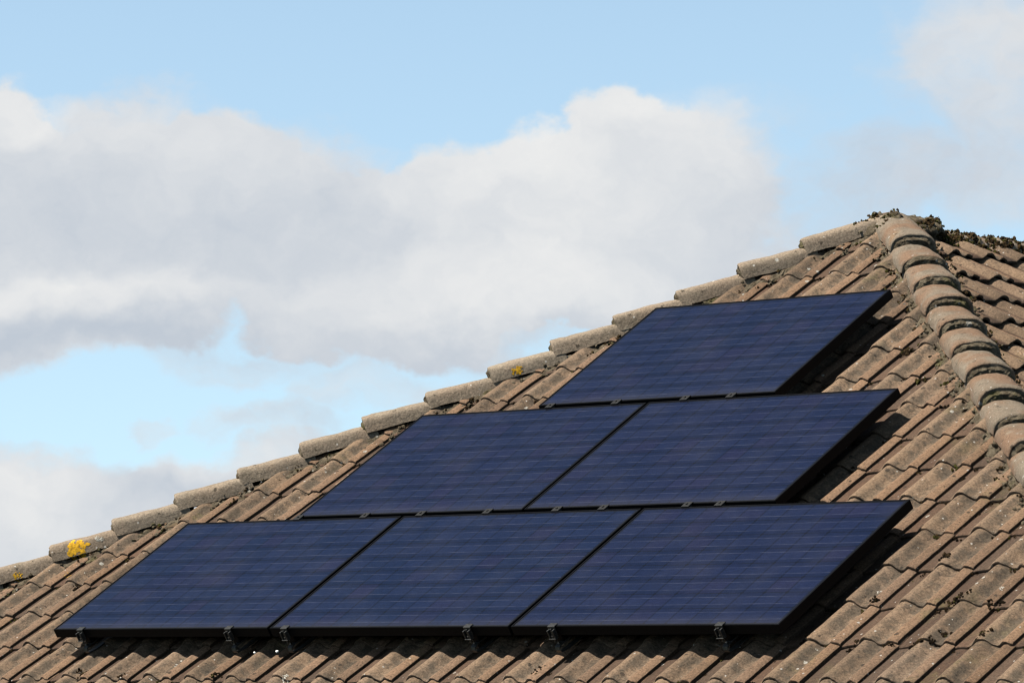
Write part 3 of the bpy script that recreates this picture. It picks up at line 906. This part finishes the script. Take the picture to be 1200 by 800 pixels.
# ------------------------------------------------------------------ camera
Rm = [[0.72166706, 0.58911869, -0.36350492], [-0.05236595, -0.4771496, -0.87726055], [-0.69025681, 0.65212532, -0.31349339]]
tv = Vector((-2.28105302, 1.43254229, 20.77066897)); FPX = 4892.31
R3 = Matrix(Rm)
cl = -(R3.transposed() @ tv)
B3 = Matrix((XD, SD, ND)).transposed()                     # panel axes -> world
right = B3 @ Vector(Rm[0]); down = B3 @ Vector(Rm[1]); fwd = B3 @ Vector(Rm[2])
cam = bpy.data.cameras.new('camera'); co = bpy.data.objects.new('camera', cam); COL.objects.link(co)
co.matrix_world = Matrix.Translation(W(*cl)) @ Matrix((right, -down, -fwd)).transposed().to_4x4()
cam.sensor_width = 36; cam.sensor_fit = 'HORIZONTAL'; cam.lens = 36*FPX/1200
cam.clip_start = .5; cam.clip_end = 20000
cam.dof.use_dof = True; cam.dof.focus_distance = 20.9; cam.dof.aperture_fstop = 14
SC.camera = co

# ------------------------------------------------------------------ light
SUN_EL, SUN_AZ = rad(56), math.atan2(-.42, -1)              # over the roof's own slope, a little to the left
sv = Vector((math.sin(SUN_AZ)*math.cos(SUN_EL), math.cos(SUN_AZ)*math.cos(SUN_EL), math.sin(SUN_EL)))
sun = bpy.data.lights.new('sun', 'SUN'); so = bpy.data.objects.new('sun', sun); COL.objects.link(so)
so.rotation_euler = sv.to_track_quat('Z', 'Y').to_euler()
sun.energy = 5.0; sun.angle = rad(.53); sun.color = (1, .95, .87)

world = bpy.data.worlds.new('World'); SC.world = world; world.use_nodes = True
t = NT(world.node_tree); bg = world.node_tree.nodes['Background']
sky = t.node('ShaderNodeTexSky', sky_type='NISHITA')
sky.sun_disc = False; sky.sun_elevation = SUN_EL; sky.sun_rotation = SUN_AZ
sky.altitude = 60; sky.air_density = 1.0; sky.dust_density = .6; sky.ozone_density = 1.6
# clouds by compass bearing and height above the horizon
bear = Vector((fwd.x, fwd.y, 0)).normalized(); rgt = Vector((bear.y, -bear.x, 0))
dirv = t.node('ShaderNodeTexCoord').outputs['Generated']
sx, sy, sz = t.sep(dirv)
t.put(sky.inputs['Vector'], t.comb(sx, sy, t.m('ADD', t.m('MULTIPLY', sz, .85), .13)))
df = t.vm('DOT_PRODUCT', dirv, tuple(bear)); dr = t.vm('DOT_PRODUCT', dirv, tuple(rgt)); dz = t.sep(dirv)[2]
dfs = t.m('MAXIMUM', df, .05)
u = t.m('MULTIPLY', t.m('DIVIDE', dr, dfs), 10.0); v = t.m('MULTIPLY', t.m('DIVIDE', dz, dfs), 10.0)
uv = t.comb(u, v, 0)
def U(px): return (px-600)/489.2
def V_(py): return (768-py)/489.2
nz = t.node('ShaderNodeTexNoise'); t.put(nz.inputs['Vector'], t.vm('MULTIPLY', uv, (1.0, 1.35, 1)))
nz.inputs['Scale'].default_value = 3.2; nz.inputs['Detail'].default_value = 7; nz.inputs['Roughness'].default_value = .58
warp = t.vm('MULTIPLY', t.vm('SUBTRACT', nz.outputs['Color'], (.5, .5, .5)), (.44, .32, 0))
nz2 = t.noise(t.vm('MULTIPLY', uv, (.8, 1.6, 1)), 2.1, 7, .6)
uw = t.vm('ADD', uv, warp)
def blobs(lst, soft):
    acc = None
    for (px, py, rx, ry, wgt) in lst:
        d_ = t.vm('SUBTRACT', uw, (U(px), V_(py), 0))
        ln = t.vm('LENGTH', t.vm('MULTIPLY', d_, (489.2/rx, 489.2/ry, 0)))
        f = t.m('MULTIPLY', t.mr(ln, 1-soft, 1+soft, 1, 0), wgt)
        acc = f if acc is None else t.m('MAXIMUM', acc, f)
    return acc
bank = blobs([(20, 288, 300, 140, 1), (-60, 210, 160, 105, 1), (200, 240, 200, 112, .97), (330, 265, 150, 105, .92), (80, 334, 215, 52, 1),
              (460, 310, 210, 105, .96), (640, 270, 190, 125, 1), (750, 230, 135, 112, 1), (700, 325, 240, 72, .95)], .20)
soft = blobs([(830, 235, 110, 112, .92), (560, 375, 170, 44, .62), (350, 195, 110, 60, .62), (120, 150, 150, 50, .7), (880, 290, 110, 90, .62)], .62)
low = blobs([(60, 600, 210, 76, .92), (230, 575, 150, 52, .85), (345, 530, 90, 40, .72), (20, 640, 200, 60, .95), (330, 480, 110, 30, .5), (440, 440, 120, 34, .5), (300, 412, 150, 26, .4),
             (185, 488, 34, 18, .46), (40, 530, 60, 22, .42), (560, 420, 60, 20, .35)], .5)
veil = blobs([(1150, 60, 110, 90, .66), (1185, 160, 120, 110, .60), (1080, 190, 140, 70, .56), (900, 110, 130, 40, .32), (1000, 215, 170, 70, .44), (930, 300, 140, 70, .44)], .7)
dens = t.m('MAXIMUM', t.m('MAXIMUM', bank, soft), t.m('MAXIMUM', low, veil))
nz3 = t.noise(t.vm('MULTIPLY', uw, (1.0, 1.3, 1)), 6.5, 8, .62)
dens = t.m('ADD', dens, t.m('ADD', t.m('MULTIPLY', t.m('SUBTRACT', nz2, .5), .62), t.m('MULTIPLY', t.m('SUBTRACT', nz3, .5), .50)))
alpha = t.mr(dens, .15, .80)
# body shading of the clouds: sunlit heads, grey bases
lit = blobs([(745, 135, 90, 45, 1), (640, 165, 120, 55, .9), (20, 560, 120, 30, .9), (340, 515, 60, 30, .8), (10, 125, 60, 40, .9), (620, 330, 170, 60, .75), (60, 340, 170, 28, 1), (180, 180, 120, 60, .35),
             (520, 220, 90, 60, .7), (810, 150, 90, 50, .6), (20, 590, 130, 30, .7), (270, 530, 90, 26, .7), (700, 250, 130, 60, .55)], .8)
grey = blobs([(90, 380, 230, 34, 1), (330, 250, 160, 60, .55), (120, 250, 200, 60, .5), (560, 400, 260, 26, .7), (360, 500, 110, 36, .7), (190, 560, 140, 40, .6), (840, 280, 90, 80, .45), (1090, 200, 200, 90, .5)], .8)
sh = t.m('ADD', t.m('SUBTRACT', t.m('MULTIPLY', lit, .55), t.m('MULTIPLY', grey, .55)), t.m('MULTIPLY', t.m('SUBTRACT', t.m('ADD', t.m('MULTIPLY', t.noise(uw, 3.0, 9, .62), .6), t.m('MULTIPLY', t.noise(uw, 8.0, 7, .62), .4)), .5), 1.5))
sh = t.mr(sh, -.55, .60, 0, 1, False)
ccol = t.mix(sh, (.305, .338, .382), (.485, .487, .485))
front = t.mr(df, .90, .96)
alpha = t.m('MULTIPLY', alpha, front)
SKY_STR = .118
hk = t.mr(sz, .14, .50, 1.0, .34)
skyc = t.vm('MULTIPLY', t.vm('MULTIPLY', sky.outputs['Color'], (1.17, 1.10, .93)), t.comb(hk, hk, hk))
cc = t.vm('MULTIPLY', ccol, (1/SKY_STR,)*3)
t.put(bg.inputs['Color'], t.mix(alpha, skyc, cc)); bg.inputs['Strength'].default_value = SKY_STR

# ------------------------------------------------------------------ view
SC.render.engine = 'CYCLES'
SC.view_settings.view_transform = 'Standard'; SC.view_settings.look = 'None'
SC.view_settings.exposure = .80; SC.view_settings.gamma = 1
SC.cycles.max_bounces = 6; SC.cycles.diffuse_bounces = 0
SC.cycles.filter_width = 1.25
